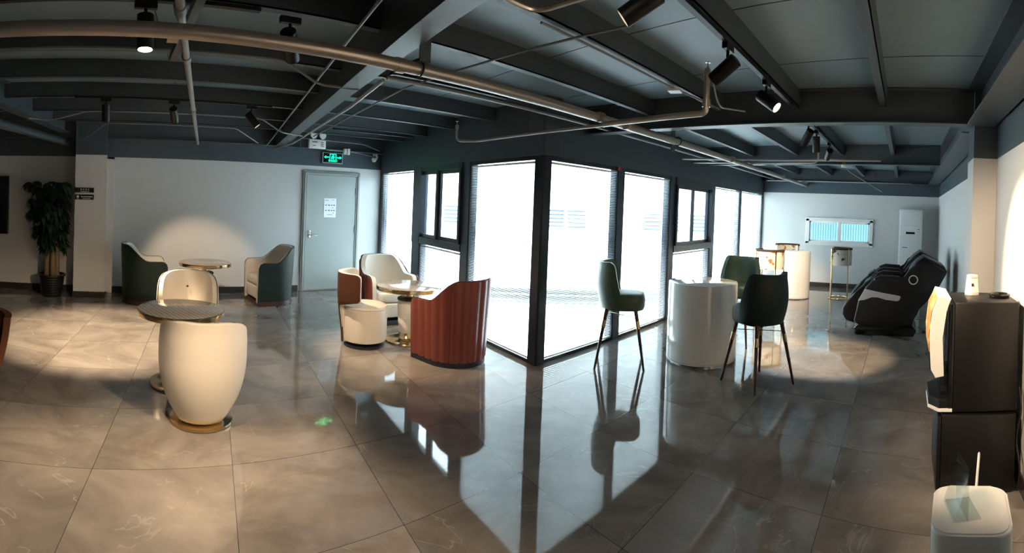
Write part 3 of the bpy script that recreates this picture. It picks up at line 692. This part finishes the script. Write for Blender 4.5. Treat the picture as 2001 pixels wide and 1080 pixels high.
# ------------------------------------------------------------------ furniture builders
def tub_path(R, L, s):
    h = PI / 2 * R; T = h + L; t = s * T
    if abs(t) <= h:
        a = t / R; return Vector((R * math.sin(a), -R * math.cos(a), 0)), Vector((math.sin(a), -math.cos(a), 0)), abs(t)
    sg = 1 if t > 0 else -1; return Vector((sg * R, abs(t) - h, 0)), Vector((sg, 0, 0)), abs(t)
def tub_chair(name, label, outer, plinth, flutes, group, loc, rz):
    R, L = .335, .31; T = PI / 2 * R + L
    root = thing(name, label, 'armchair', loc, rz, group)
    def top(t):
        z = .84 - .22 * sst(.22, .58, t); e = t - (T - .085)
        if e > 0: z -= .085 * (1 - math.sqrt(max(0, 1 - (e / .085) ** 2)))
        return z
    def mk(off, z0, fl=0, dz=0):
        def f(u, v):
            s = -1 + 2 * u; p, n, t = tub_path(R, L, s); z1 = top(t) + dz; z = z0 + (z1 - z0) * v
            k = .93 + .07 * min(1, z / .55) + .035 * sst(.5, .85, z)
            o = off + (fl * abs(math.sin(s * T / .052 * PI / 2)) if fl else 0)
            q = p * k + n * o; 
            if t > PI / 2 * R: q.y = p.y
            return Vector((q.x, q.y, z))
        return f
    B().sheet(mk(0, .05, .013 if flutes else 0), mk(-.018, .05), 150 if flutes else 60, 12).obj('outer_shell', outer, root)
    B().sheet(mk(-.019, .05, 0, .004), mk(-.075, .05, 0, -.002), 60, 12).obj('inner_lining', 'cream', root, 60)
    f = mk(-.010, .05); pts = [f(i / 90, 1) + Vector((0, 0, .003)) for i in range(91)]
    B().tube(pts, .0055, 6).obj('piping', 'fur', root)
    o = [(.255 * math.sin(a), -.255 * math.cos(a)) for a in [R_(-90 + 15 * i) for i in range(13)]] + [(.255, .29), (.21, .31), (-.21, .31), (-.255, .29)]
    B().prism(o, 'z', .10, .28, .02).obj('seat_base', 'cream', root, 50)
    B().prism([(x * .985, y * .985) for x, y in o], 'z', .285, .42, .035).obj('seat_cushion', 'cream', root, 50)
    o2 = [(.318 * math.sin(a), -.318 * math.cos(a)) for a in [R_(-90 + 10 * i) for i in range(19)]] + [(.318, .30), (-.318, .30)]
    B().prism(o2, 'z', 0, .062, .004).obj('plinth', plinth, root, 40)
    return root
def swivel_chair(label, outer, inner, base_m, loc, rz, spine, soft, group=None, button=False, name='swivel_chair', h=.75, seat_h=.41):
    root = thing(name, label, 'chair', loc, rz, group)
    B().lathe([(.20, 0), (.225, .004), (.225, .022), (.20, .028), (.06, .03), (.05, .05), (.05, .07)], n=48).obj('base', base_m, root)
    pr = [(.20, .055), (.232, .065), (.24, .10), (.24, seat_h - .045), (.235, seat_h - .040)]
    if soft: pr = [(.14, .055), (.165, .07), (.185, .12), (.205, .20), (.228, .29), (.24, seat_h - .045), (.235, seat_h - .040)]
    B().lathe(pr, n=48).obj('seat_drum', inner, root)
    B().lathe([(.236, seat_h - .038), (.24, seat_h - .03), (.232, seat_h - .008), (.20, seat_h + .006), (.1, seat_h + .012), (.001, seat_h + .013)], n=48, cap=True).obj('seat_cushion', inner, root)
    def phim(z):
        a = spine + ((100 if soft else 76) - spine) * sst(.44 if not soft else .02, .52 if not soft else .42, z)
        cr, am = (.26, 78) if soft else (.05, 14)
        e = (z - (h - cr)) / cr
        if e > 0: a -= am * (1 - math.sqrt(max(0, 1 - e ** 2.4)))
        return R_(a)
    def mk(off):
        def f(u, v):
            z = .045 + (h - .045) * (1 - (1 - v) ** 1.5); a = (-1 + 2 * u) * phim(z); r = (.248 + .05 * sst(.05, .6, z) if not soft else .175 + .125 * math.sin(PI / 2 * min(1, (z - .045) / .42)) ** .8 - .012 * sst(.55, .75, z)) + off
            return Vector((r * math.sin(a), -r * math.cos(a) - .012 * z, z))
        return f
    B().sheet(mk(.012), mk(-.006), 44, 30).obj('back_shell', outer, root, 60)
    B().sheet(mk(-.0065), mk(-.045), 44, 30).obj('back_lining', inner, root, 60)
    f = mk(.002); pts = [f(0, j / 40) for j in range(6, 41)] + [f(i / 30, 1) for i in range(1, 30)] + [f(1, 1 - j / 40) for j in range(0, 35)]
    B().tube(pts, .0045, 6).obj('piping', 'brass' if button else inner, root)
    if button:
        b = B().lathe([(.012, 0), (.010, .006)], n=12); bmesh.ops.transform(b.bm, matrix=Matrix.Translation((0, -.25, h - .17)) @ Matrix.Rotation(-PI / 2, 4, 'X'), verts=b.bm.verts); b.obj('button', 'fur', root)
    return root
def marble_table(label, loc, rz=0):
    root = thing('cafe_table', label, 'table', loc, rz, 'round marble-topped tables')
    B().lathe([(.355, .618), (.362, .622), (.362, .630), (.355, .633)], n=64).obj('tabletop', 'marble', root)
    B().lathe([(.34, .585), (.368, .585), (.370, .590), (.370, .628), (.363, .630), (.363, .60)], n=64, cap=True).obj('edge_band', 'brass', root)
    B().lathe([(.055, .50), (.045, .52), (.045, .585)], n=32).obj('neck', 'brass', root)
    B().lathe([(.10, .46), (.125, .47), (.125, .49), (.10, .505), (.05, .51)], n=40).obj('collar', 'navy', root)
    B().lathe([(.085, .09), (.105, .20), (.122, .40), (.118, .465)], n=40).obj('pedestal', 'stone_ped', root)
    B().lathe([(.245, 0), (.25, .006), (.245, .018), (.12, .024), (.10, .04), (.088, .10)], n=48).obj('base', 'brass', root)
    return root
def bar_stool(label, fabric, loc, rz):
    root = thing('bar_stool', label, 'stool', loc, rz, 'green leather bar stools around the front drum table')
    def se(a, w, d, p=3.2):
        c, s = math.cos(a), math.sin(a); return (w * math.copysign(abs(c) ** (2 / p), c), d * math.copysign(abs(s) ** (2 / p), s))
    def ring(w, d): return [se(2 * PI * i / 40, w, d) for i in range(40)]
    b = B(); rs = []
    for z, k in ((.57, .86), (.578, .95), (.60, 1.0), (.67, 1.02), (.705, 1.0), (.728, .94), (.740, .80), (.745, .4)):
        rs.append([b.bm.verts.new((x, y + .035, z)) for x, y in ring(.215 * k, .215 * k)])
    for p, q in zip(rs, rs[1:]):
        for i in range(40): b.bm.faces.new((p[i], p[(i + 1) % 40], q[(i + 1) % 40], q[i]))
    b.bm.faces.new(rs[0][::-1]); b.bm.faces.new(rs[-1]); b.obj('seat', fabric, root, 60)
    def mk(off):
        def f(u, v):
            z = .585 + .475 * v; a0 = 94 - 14 * sst(.1, 1, v)
            e = (v - .82) / .18
            if e > 0: a0 -= 16 * (1 - math.sqrt(max(0, 1 - e * e)))
            e2 = (.18 - v) / .18
            if e2 > 0: a0 -= 22 * (1 - math.sqrt(max(0, 1 - e2 * e2)))
            a = (-1 + 2 * u) * R_(a0); r = .226 + .030 * math.sin(PI * min(1, v * 1.1)) + off
            dip = -.012 * (1 - (2 * u - 1) ** 2) * v
            x, y = r * math.sin(a), -r * math.cos(a) * .92 - .035 * v
            return Vector((x * 1.04, y, z + dip))
        return f
    B().sheet(mk(.0), mk(-.022), 40, 20).obj('backrest', fabric, root, 60)
    B().sheet(mk(-.0225), mk(-.047), 40, 20).obj('back_cushion', fabric, root, 60)
    tops = []
    for sx, sy in ((-1, -1), (1, -1), (1, 1), (-1, 1)):
        a, c = Vector((sx * .155, sy * .145 + .01, .585)), Vector((sx * .245, sy * .245 + .01, 0))
        P = lambda z: a + (c - a) * ((.585 - z) / .585)
        lg = B().tube([P(.585), P(.45), P(.2), P(0.0)], .021, 14, r2=.011).obj('leg', 'walnut', root)
        B().tube([P(.475), P(.40)], .0205, 14).obj('collar', 'brass', lg); tops.append(P(.50))
    B().tube([tops[0], tops[2]], .004, 6).obj('brace', 'brass', root); B().tube([tops[1], tops[3]], .004, 6).obj('brace', 'brass', root)
    return root
def hide_stool(label, hide, rim, loc, rz):
    root = thing('cowhide_bar_stool', label, 'stool', loc, rz, 'cowhide bar stools around the far drum table')
    R = .24
    def mk(off, z0, z1, amax=118):
        def f(u, v): a = (-1 + 2 * u) * R_(amax); r = R + off; return Vector((r * math.sin(a), -r * math.cos(a), z0 + (z1 - z0) * v))
        return f
    B().sheet(mk(.01, .66, .97), mk(-.03, .66, .97), 40, 6).obj('backrest', hide, root, 60)
    B().sheet(mk(.018, .965, 1.0), mk(-.04, .965, 1.0), 40, 3).obj('back_rim', rim, root, 60)
    B().lathe([(.19, .66), (.20, .67), (.20, .73), (.17, .76), (.001, .765)], n=32, cap=True).obj('seat', hide, root)
    b = B()
    for a in (-125, -45, 45, 125):
        x, y = (R + .014) * math.sin(R_(a)), -(R + .014) * math.cos(R_(a)); 
        B().box((x, y, .49), (.018, .018, .98), R_(a)).obj('leg', 'brass', root, 0)
    for z, nm in ((.012, 'floor_ring'),):
        B().tube([(.20 * math.cos(2 * PI * k / 40), .20 * math.sin(2 * PI * k / 40), z) for k in range(40)], .010, 8, closed=True).obj(nm, 'brass', root)
    return root
def drum_table(label, loc, r, h):
    root = thing('drum_table', label, 'table', loc, 0, 'white drum bar tables')
    B().lathe([(r - .01, .015), (r, .02), (r, h - .012), (r - .004, h - .004), (r - .012, h), (.001, h)], n=72, cap=True).obj('body', 'white_gloss', root, 30)
    B().lathe([(r - .025, 0), (r - .025, .016)], n=48).obj('plinth', 'chrome', root)
    B().lathe([(r + .002, .035), (r + .002, .040)], n=72).obj('seam', 'stone_ped', root)
    return root

# lounge group at the left
G1 = 'green and cream armchairs at the wall table'
marble_table('round brown marble table with brass edge between the two cream swivel chairs', (.60, 4.17, 0), .3)
marble_table('round marble table by the left wall between the green armchairs', (1.33, 6.98, 0), 1.1)
marble_table('round pale marble table beside the terracotta armchair', (3.22, 4.77, 0), 2.0)
swivel_chair('cream swivel chair in front, its plain back to the viewer, brass base', 'cream', 'cream', 'brass', (.665, 3.48, 0), rz_face(.19, .98), 50, True, 'cream swivel chairs at the brown marble table', h=.75)
swivel_chair('cream swivel chair behind the brown marble table, facing the viewer with a button', 'cream', 'cream', 'brass', (.78, 4.98, 0), rz_face(-.14, -1), 42, True, 'cream swivel chairs at the brown marble table', button=True, h=.79)
swivel_chair('brown-backed cream swivel chair with drum seat, left of the pale marble table', 'brown', 'cream', 'navy', (2.70, 4.83, 0), rz_face(.90, -.42), 17, False, h=.80, name='swivel_chair', seat_h=.45)
tub_chair('tub_armchair', 'dark green armchair with cream lining nearest the white column', 'green_dark', 'maroon', False, G1, (.50, 7.32, 0), rz_face(1, -.02))
tub_chair('tub_armchair', 'dark green armchair with cream lining beside the grey door', 'green_dark', 'maroon', False, G1, (2.38, 7.20, 0), rz_face(-1, -.06))
G2 = 'terracotta and cream armchairs at the pale marble table'
tub_chair('tub_armchair', 'terracotta fluted armchair seen from behind, beside the corner window', 'red', 'navy', True, G2, (3.27, 3.98, 0), rz_face(-.1, 1))
tub_chair('tub_armchair', 'cream-lined terracotta armchair behind the pale marble table, facing the viewer', 'red', 'navy', True, G2, (3.48, 5.72, 0), rz_face(-.11, -.99))
# bar groups
drum_table('large glossy white drum table in front, near the green stools', (5.12, 2.13, 0), .378, .845)
drum_table('warm-lit white drum table far back among cowhide stools', (9.72, 2.15, 0), .33, .92)
bar_stool('light-catching green bar stool standing alone before the corner window', 'green', (4.47, 2.78, 0), rz_face(.53, -.85))
bar_stool('dark green bar stool in front of the drum table, its back to the viewer', 'green_dark', (4.63, 1.33, 0), rz_face(.53, .85))
bar_stool('green bar stool behind the drum table, facing the viewer', 'green_mid', (6.0, 2.02, 0), rz_face(-1, .1))
hide_stool('white and tan cowhide bar stool left of the far drum table', 'hide_o', 'fur', (8.55, 2.32, 0), rz_face(.85, -.1))
hide_stool('cowhide bar stool with dark rim standing alone under the small far window', 'hide_b', 'fur', (9.95, 1.28, 0), rz_face(-.1, 1))
hide_stool('cowhide bar stool half hidden behind the far drum table', 'hide_o', 'fur', (10.42, 2.45, 0), rz_face(-1, -.2))

# ------------------------------------------------------------------ massage chairs
def massage_chair(label, loc):
    root = thing('massage_chair', label, 'massage chair', loc, 0, 'black massage recliners by the right wall')
    W = .38
    B().prism([(.64, 0), (-.16, 0), (-.20, .08), (-.13, .17), (.60, .17), (.66, .09)], 'x', -W + .06, W - .06, .02).obj('base', 'black_gloss', root, 30)
    foot = [(.64, .54), (.78, .45), (.84, .34), (.84, .25), (.78, .17), (.68, .14), (.60, .22), (.50, .44), (.42, .70), (.47, .75), (.55, .70)]
    B().prism(foot, 'x', -.24, .24, .03).obj('footrest', 'black_leather', root, 40)
    B().prism([(.50, .42), (.05, .36), (-.10, .44), (-.06, .54), (.45, .56)], 'x', -.25, .25, .03).obj('seat', 'black_leather', root, 40)
    back = [(-.02, .48), (-.08, .90), (-.17, 1.02), (-.28, 1.10), (-.37, 1.06), (-.56, .97), (-.60, .89), (-.49, .68), (-.34, .50), (-.20, .34), (-.10, .38)]
    B().prism(back, 'x', -.33, .33, .04).obj('backrest', 'black_leather', root, 40)
    B().prism([(-.10, .92), (-.20, 1.03), (-.30, 1.09), (-.28, .98), (-.14, .84)], 'x', -.2, .2, .03).obj('head_pillow', 'black_leather', root, 40)
    shell = [(.66, .20), (.61, .46), (.52, .65), (.43, .75), (.36, .785), (.28, .785), (.07, .765), (.02, .76), (-.02, .83), (-.08, .93), (-.17, 1.00), (-.27, 1.04), (-.40, 1.00), (-.55, .93), (-.585, .88), (-.49, .70), (-.34, .54), (-.24, .43), (-.17, .33), (-.14, .16), (.20, .13), (.60, .15)]
    for s in (-1, 1):
        lo, hi = sorted((s * .26, s * W)); so = B().prism(shell, 'x', lo, hi, .03).obj('side_shell', 'black_leather', root, 40)
        lo, hi = sorted((s * (W - .005), s * (W + .006)))
        B().prism([(.52, .64), (.61, .475), (.52, .49), (.42, .535), (.34, .535), (.24, .505), (.08, .49), (.045, .505), (.03, .55), (.05, .565), (.30, .60)], 'x', lo, hi, .003).obj('side_panel', 'silver', so, 30)
        b = B().tube([(s * (W + .004), -.135 + .058 * math.cos(2 * PI * k / 30), .785 + .058 * math.sin(2 * PI * k / 30)) for k in range(30)], .008, 8, closed=True); b.obj('speaker_ring', 'silver', so)
        B().prism([(.40, .74), (.05, .75), (.02, .78), (.06, .82), (.30, .83), (.40, .79)], 'x', *sorted((s * .27, s * .37)), .02).obj('arm_pad', 'black_leather', root, 40)
    return root
massage_chair('black massage recliner nearest the viewer with silver side panel and ring', (7.26, 0, 0))
massage_chair('black massage recliner behind the nearer one, mostly hidden', (8.40, .02, 0))
run('power_cable', 'black power cables lying on the floor behind the recliners', [(7.3, -.30, .012), (7.0, -.45, .012), (7.6, -.55, .012), (8.2, -.40, .012), (8.9, -.6, .012)], .010, 'cable', 'cable')

# ------------------------------------------------------------------ floor-standing air conditioner
t = thing('air_conditioner', 'white floor-standing air conditioner in the far right corner', 'air conditioner', (11.1, -.12, 0))
B().b2((-.17, -.25, 0), (.20, .25, 1.82), .015).obj('cabinet', 'white_plastic', t, 30)
B().b2((-.19, -.22, 1.46), (-.168, .22, 1.79), .006).obj('outlet_panel', 'white_plastic', t, 30)
B().b2((-.19, -.23, .12), (-.168, .23, 1.44), .006).obj('front_panel', 'white_plastic', t, 30)
B().b2((-.194, -.09, 1.29), (-.189, .10, 1.335), .002).obj('display', 'screen', t, 0)
B().b2((-.193, -.20, 1.32), (-.189, -.14, 1.42)).obj('energy_label', 'paper', t, 0); b = B()
b.b2((-.195, -.19, 1.385), (-.192, -.15, 1.40)); b.b2((-.195, -.19, 1.34), (-.192, -.15, 1.345)); b.b2((-.193, .06, .99), (-.189, .17, 1.005)); b.obj('markings', 'ink', t, 0)

# ------------------------------------------------------------------ coffee machine on its cabinet (right)
t = thing('base_cabinet', 'matt black base cabinet under the coffee machine by the right wall', 'cabinet', (3.18, -.44, 0))
B().b2((-.22, -.25, .03), (.24, .19, .468), .006).obj('body', 'black', t, 30)
B().b2((-.215, .192, .035), (.235, .215, .462), .006).obj('door', 'black', t, 30)
B().b2((-.20, -.24, 0), (.22, .18, .03)).obj('plinth', 'black_gloss', t, 0)
t = thing('coffee_machine', 'black coffee vending machine with white bezel and golden display', 'coffee machine', (3.18, -.44, .468))
B().b2((-.20, -.26, .008), (.22, .13, .655), .012).obj('body', 'black', t, 30)
B().b2((-.195, .131, .02), (.215, .155, .64), .004).obj('front_door', 'black_gloss', t, 30)
B().prism([(.155, .675), (.225, .69), (.262, .60), (.275, .45), (.262, .26), (.235, .215), (.185, .225), (.20, .45), (.185, .60)], 'x', -.215, .235, .004).obj('bezel', 'white_plastic', t, 30)
B().prism([(.232, .675), (.268, .60), (.282, .45), (.276, .36), (.27, .36), (.274, .45), (.26, .60), (.226, .675)], 'x', -.19, .21).obj('display', ['gold_pic'], t, 0)
B().prism([(.275, .35), (.268, .25), (.262, .25), (.269, .35)], 'x', -.17, .19).obj('button_panel', 'screen', t, 0)
B().b2((-.12, .145, .05), (.12, .20, .22), .004).obj('dispensing_bay', 'black_gloss', t, 0)
B().prism([(-.20, .13), (-.20, .21), (-.12, .27), (.12, .27), (.20, .21), (.20, .13)], 'z', .012, .032, .003).obj('drip_tray', 'white_plastic', t, 30)
B().prism([(-.19, .135), (-.197, .208), (-.118, .267), (.118, .267), (.197, .208), (.19, .135)], 'z', .032, .085, .003).obj('drip_grille', 'black', t, 30)
t = thing('paper_cup', 'upturned cream paper cup standing on the coffee machine', 'cup', (3.30, -.45, 1.124))
B().lathe([(.046, 0), (.046, .02), (.044, .022), (.036, .105), (.031, .108)], n=30).obj('cup_body', 'ceramic', t)
B().lathe([(.034, .110), (.036, .114), (.036, .124), (.031, .128), (.001, .128)], n=30, cap=True).obj('cup_top', 'ceramic', t)
b = B().prism([(-.010, -.012), (-.004, .014), (.003, .008), (.010, .014), (.008, -.012), (.0, -.006)], 'x', -.0415, -.039); b.obj('emblem', 'fur', t, 0, loc=(0, .0, .065))
t = thing('ashtray', 'round dark glossy dish lying on the coffee machine', 'dish', (3.19, -.615, 1.124))
B().lathe([(.05, 0), (.066, .004), (.070, .016), (.062, .024), (.050, .022), (.046, .012), (.001, .010)], n=40, cap=True).obj('dish', 'black_gloss', t)
t = thing('power_cable', 'black cable hanging behind the coffee machine down the right wall', 'cable', (3.0, -.71, .4))
B().tube(smooth_path([(-.02, .0, .22), (-.06, -.01, .1), (.0, .01, -.1), (-.1, 0, -.22), (-.04, .0, -.38)], .06), .006, 6).obj('cord', 'cable', t)

# appliance at the bottom right
t = thing('air_purifier', 'white rounded floor appliance at the bottom right corner', 'appliance', (1.77, -.262, 0), R_(-6))
def rrect(w, d, r, n=6):
    P = []
    for cx, cy, a0 in ((w - r, d - r, 0), (-w + r, d - r, 90), (-w + r, -d + r, 180), (w - r, -d + r, 270)):
        for k in range(n + 1): a = R_(a0 + 90 * k / n); P.append((cx + r * math.cos(a), cy + r * math.sin(a)))
    return P
B().prism(rrect(.155, .135, .06), 'z', 0, .60, .008).obj('body', 'white_plastic', t, 40)
B().prism(rrect(.145, .125, .055), 'z', .598, .604, .002).obj('top_panel', 'white_plastic', t, 40)
B().box((-.157, -.02, .53), (.006, .05, .012), 0, .002).obj('handle_slot', 'grey_plastic', t, 0)
b = B()
for k in range(5): b.b2((-.06 + .03 * k, .134, .30), (-.05 + .03 * k, .137, .55))
b.obj('side_vents', 'grey_plastic', t, 0)
t = thing('sign_holder', 'clear acrylic card holder standing on the white appliance', 'sign holder', (1.76, -.225, .604), R_(10))
B().b2((-.07, -.004, .0), (.07, -.001, .17)).obj('front_plate', 'acrylic', t, 0)
B().box((0, .02, .075), (.14, .003, .155), rot=Matrix.Rotation(R_(18), 3, 'X')).obj('rear_plate', 'acrylic', t, 0)
B().b2((-.07, -.05, 0), (.07, .04, .003)).obj('foot_plate', 'acrylic', t, 0)
B().lathe([(.007, 0), (.007, .02), (.0055, .03), (.005, .17), (.002, .175)], n=12).obj('antenna_tmp', 'white_plastic', None)
ant = bpy.data.objects['antenna_tmp']; ant.name = 'antenna'; ant.location = (1.97, -.31, .54); ant.rotation_euler = (R_(3), 0, 0)
rt_ = thing('router', 'white router with upright antenna hidden behind the white appliance', 'router', (1.99, -.31, 0))
ant.parent = rt_; ant.location = (0, .0, .52)
B().b2((-.035, -.05, .0), (.035, .05, .52), .01).obj('body', 'white_plastic', rt_, 30)
t = thing('wall_socket', 'white socket box low on the right wall beside the appliance', 'socket', (2.3, YR + .02, .30))
B().b2((-.06, -.02, -.04), (.06, .01, .04), .006).obj('plate', 'white_plastic', t, 30); B().b2((-.02, .01, -.02), (.02, .04, .02), .004).obj('plug', 'black', t, 30)
run('power_cable', 'thin grey cable along the right wall behind the appliance', [(2.3, YR + .07, .30), (2.25, -.62, .2), (2.2, -.55, .03), (2.05, -.45, .02)], .006, 'cable', 'cable')

# ------------------------------------------------------------------ left edge furniture
t = thing('lounge_chair', 'glossy brown leather chair back cut by the left picture edge', 'chair', (-.93, 3.13, 0), rz_face(-.2, -1))
b = B()
def lc(off):
    def f(u, v):
        a = (-1 + 2 * u) * R_(80 - 30 * (1 - v)); r = .26 + .05 * v + off; return Vector((r * math.sin(a), -r * math.cos(a), .42 + .36 * v))
    return f
b.sheet(lc(.0), lc(-.045), 30, 14).obj('backrest', 'leather_brown', t, 60)
B().lathe([(.20, .36), (.24, .38), (.24, .44), (.20, .47), (.001, .475)], n=36, cap=True).obj('seat', 'leather_brown', t)
B().lathe([(.03, .04), (.03, .36)], n=20).obj('stem', 'chrome', t); B().lathe([(.22, 0), (.22, .012), (.05, .03)], n=36).obj('base', 'chrome', t)
t = thing('pedestal_stool', 'brown stool with chrome collar and dark flared base at the bottom left edge', 'stool', (-.79, 2.02, 0))
B().lathe([(.16, .52), (.20, .60), (.205, .63), (.19, .64), (.001, .645)], n=40, cap=True).obj('seat', 'leather_brown', t)
B().lathe([(.14, .46), (.14, .52)], n=36).obj('neck', 'leather_brown', t)
B().lathe([(.155, .425), (.175, .43), (.175, .445), (.155, .455)], n=36).obj('collar', 'chrome', t)
B().lathe([(.25, 0), (.235, .12), (.19, .30), (.15, .425)], n=40).obj('base', 'darkcloth', t)
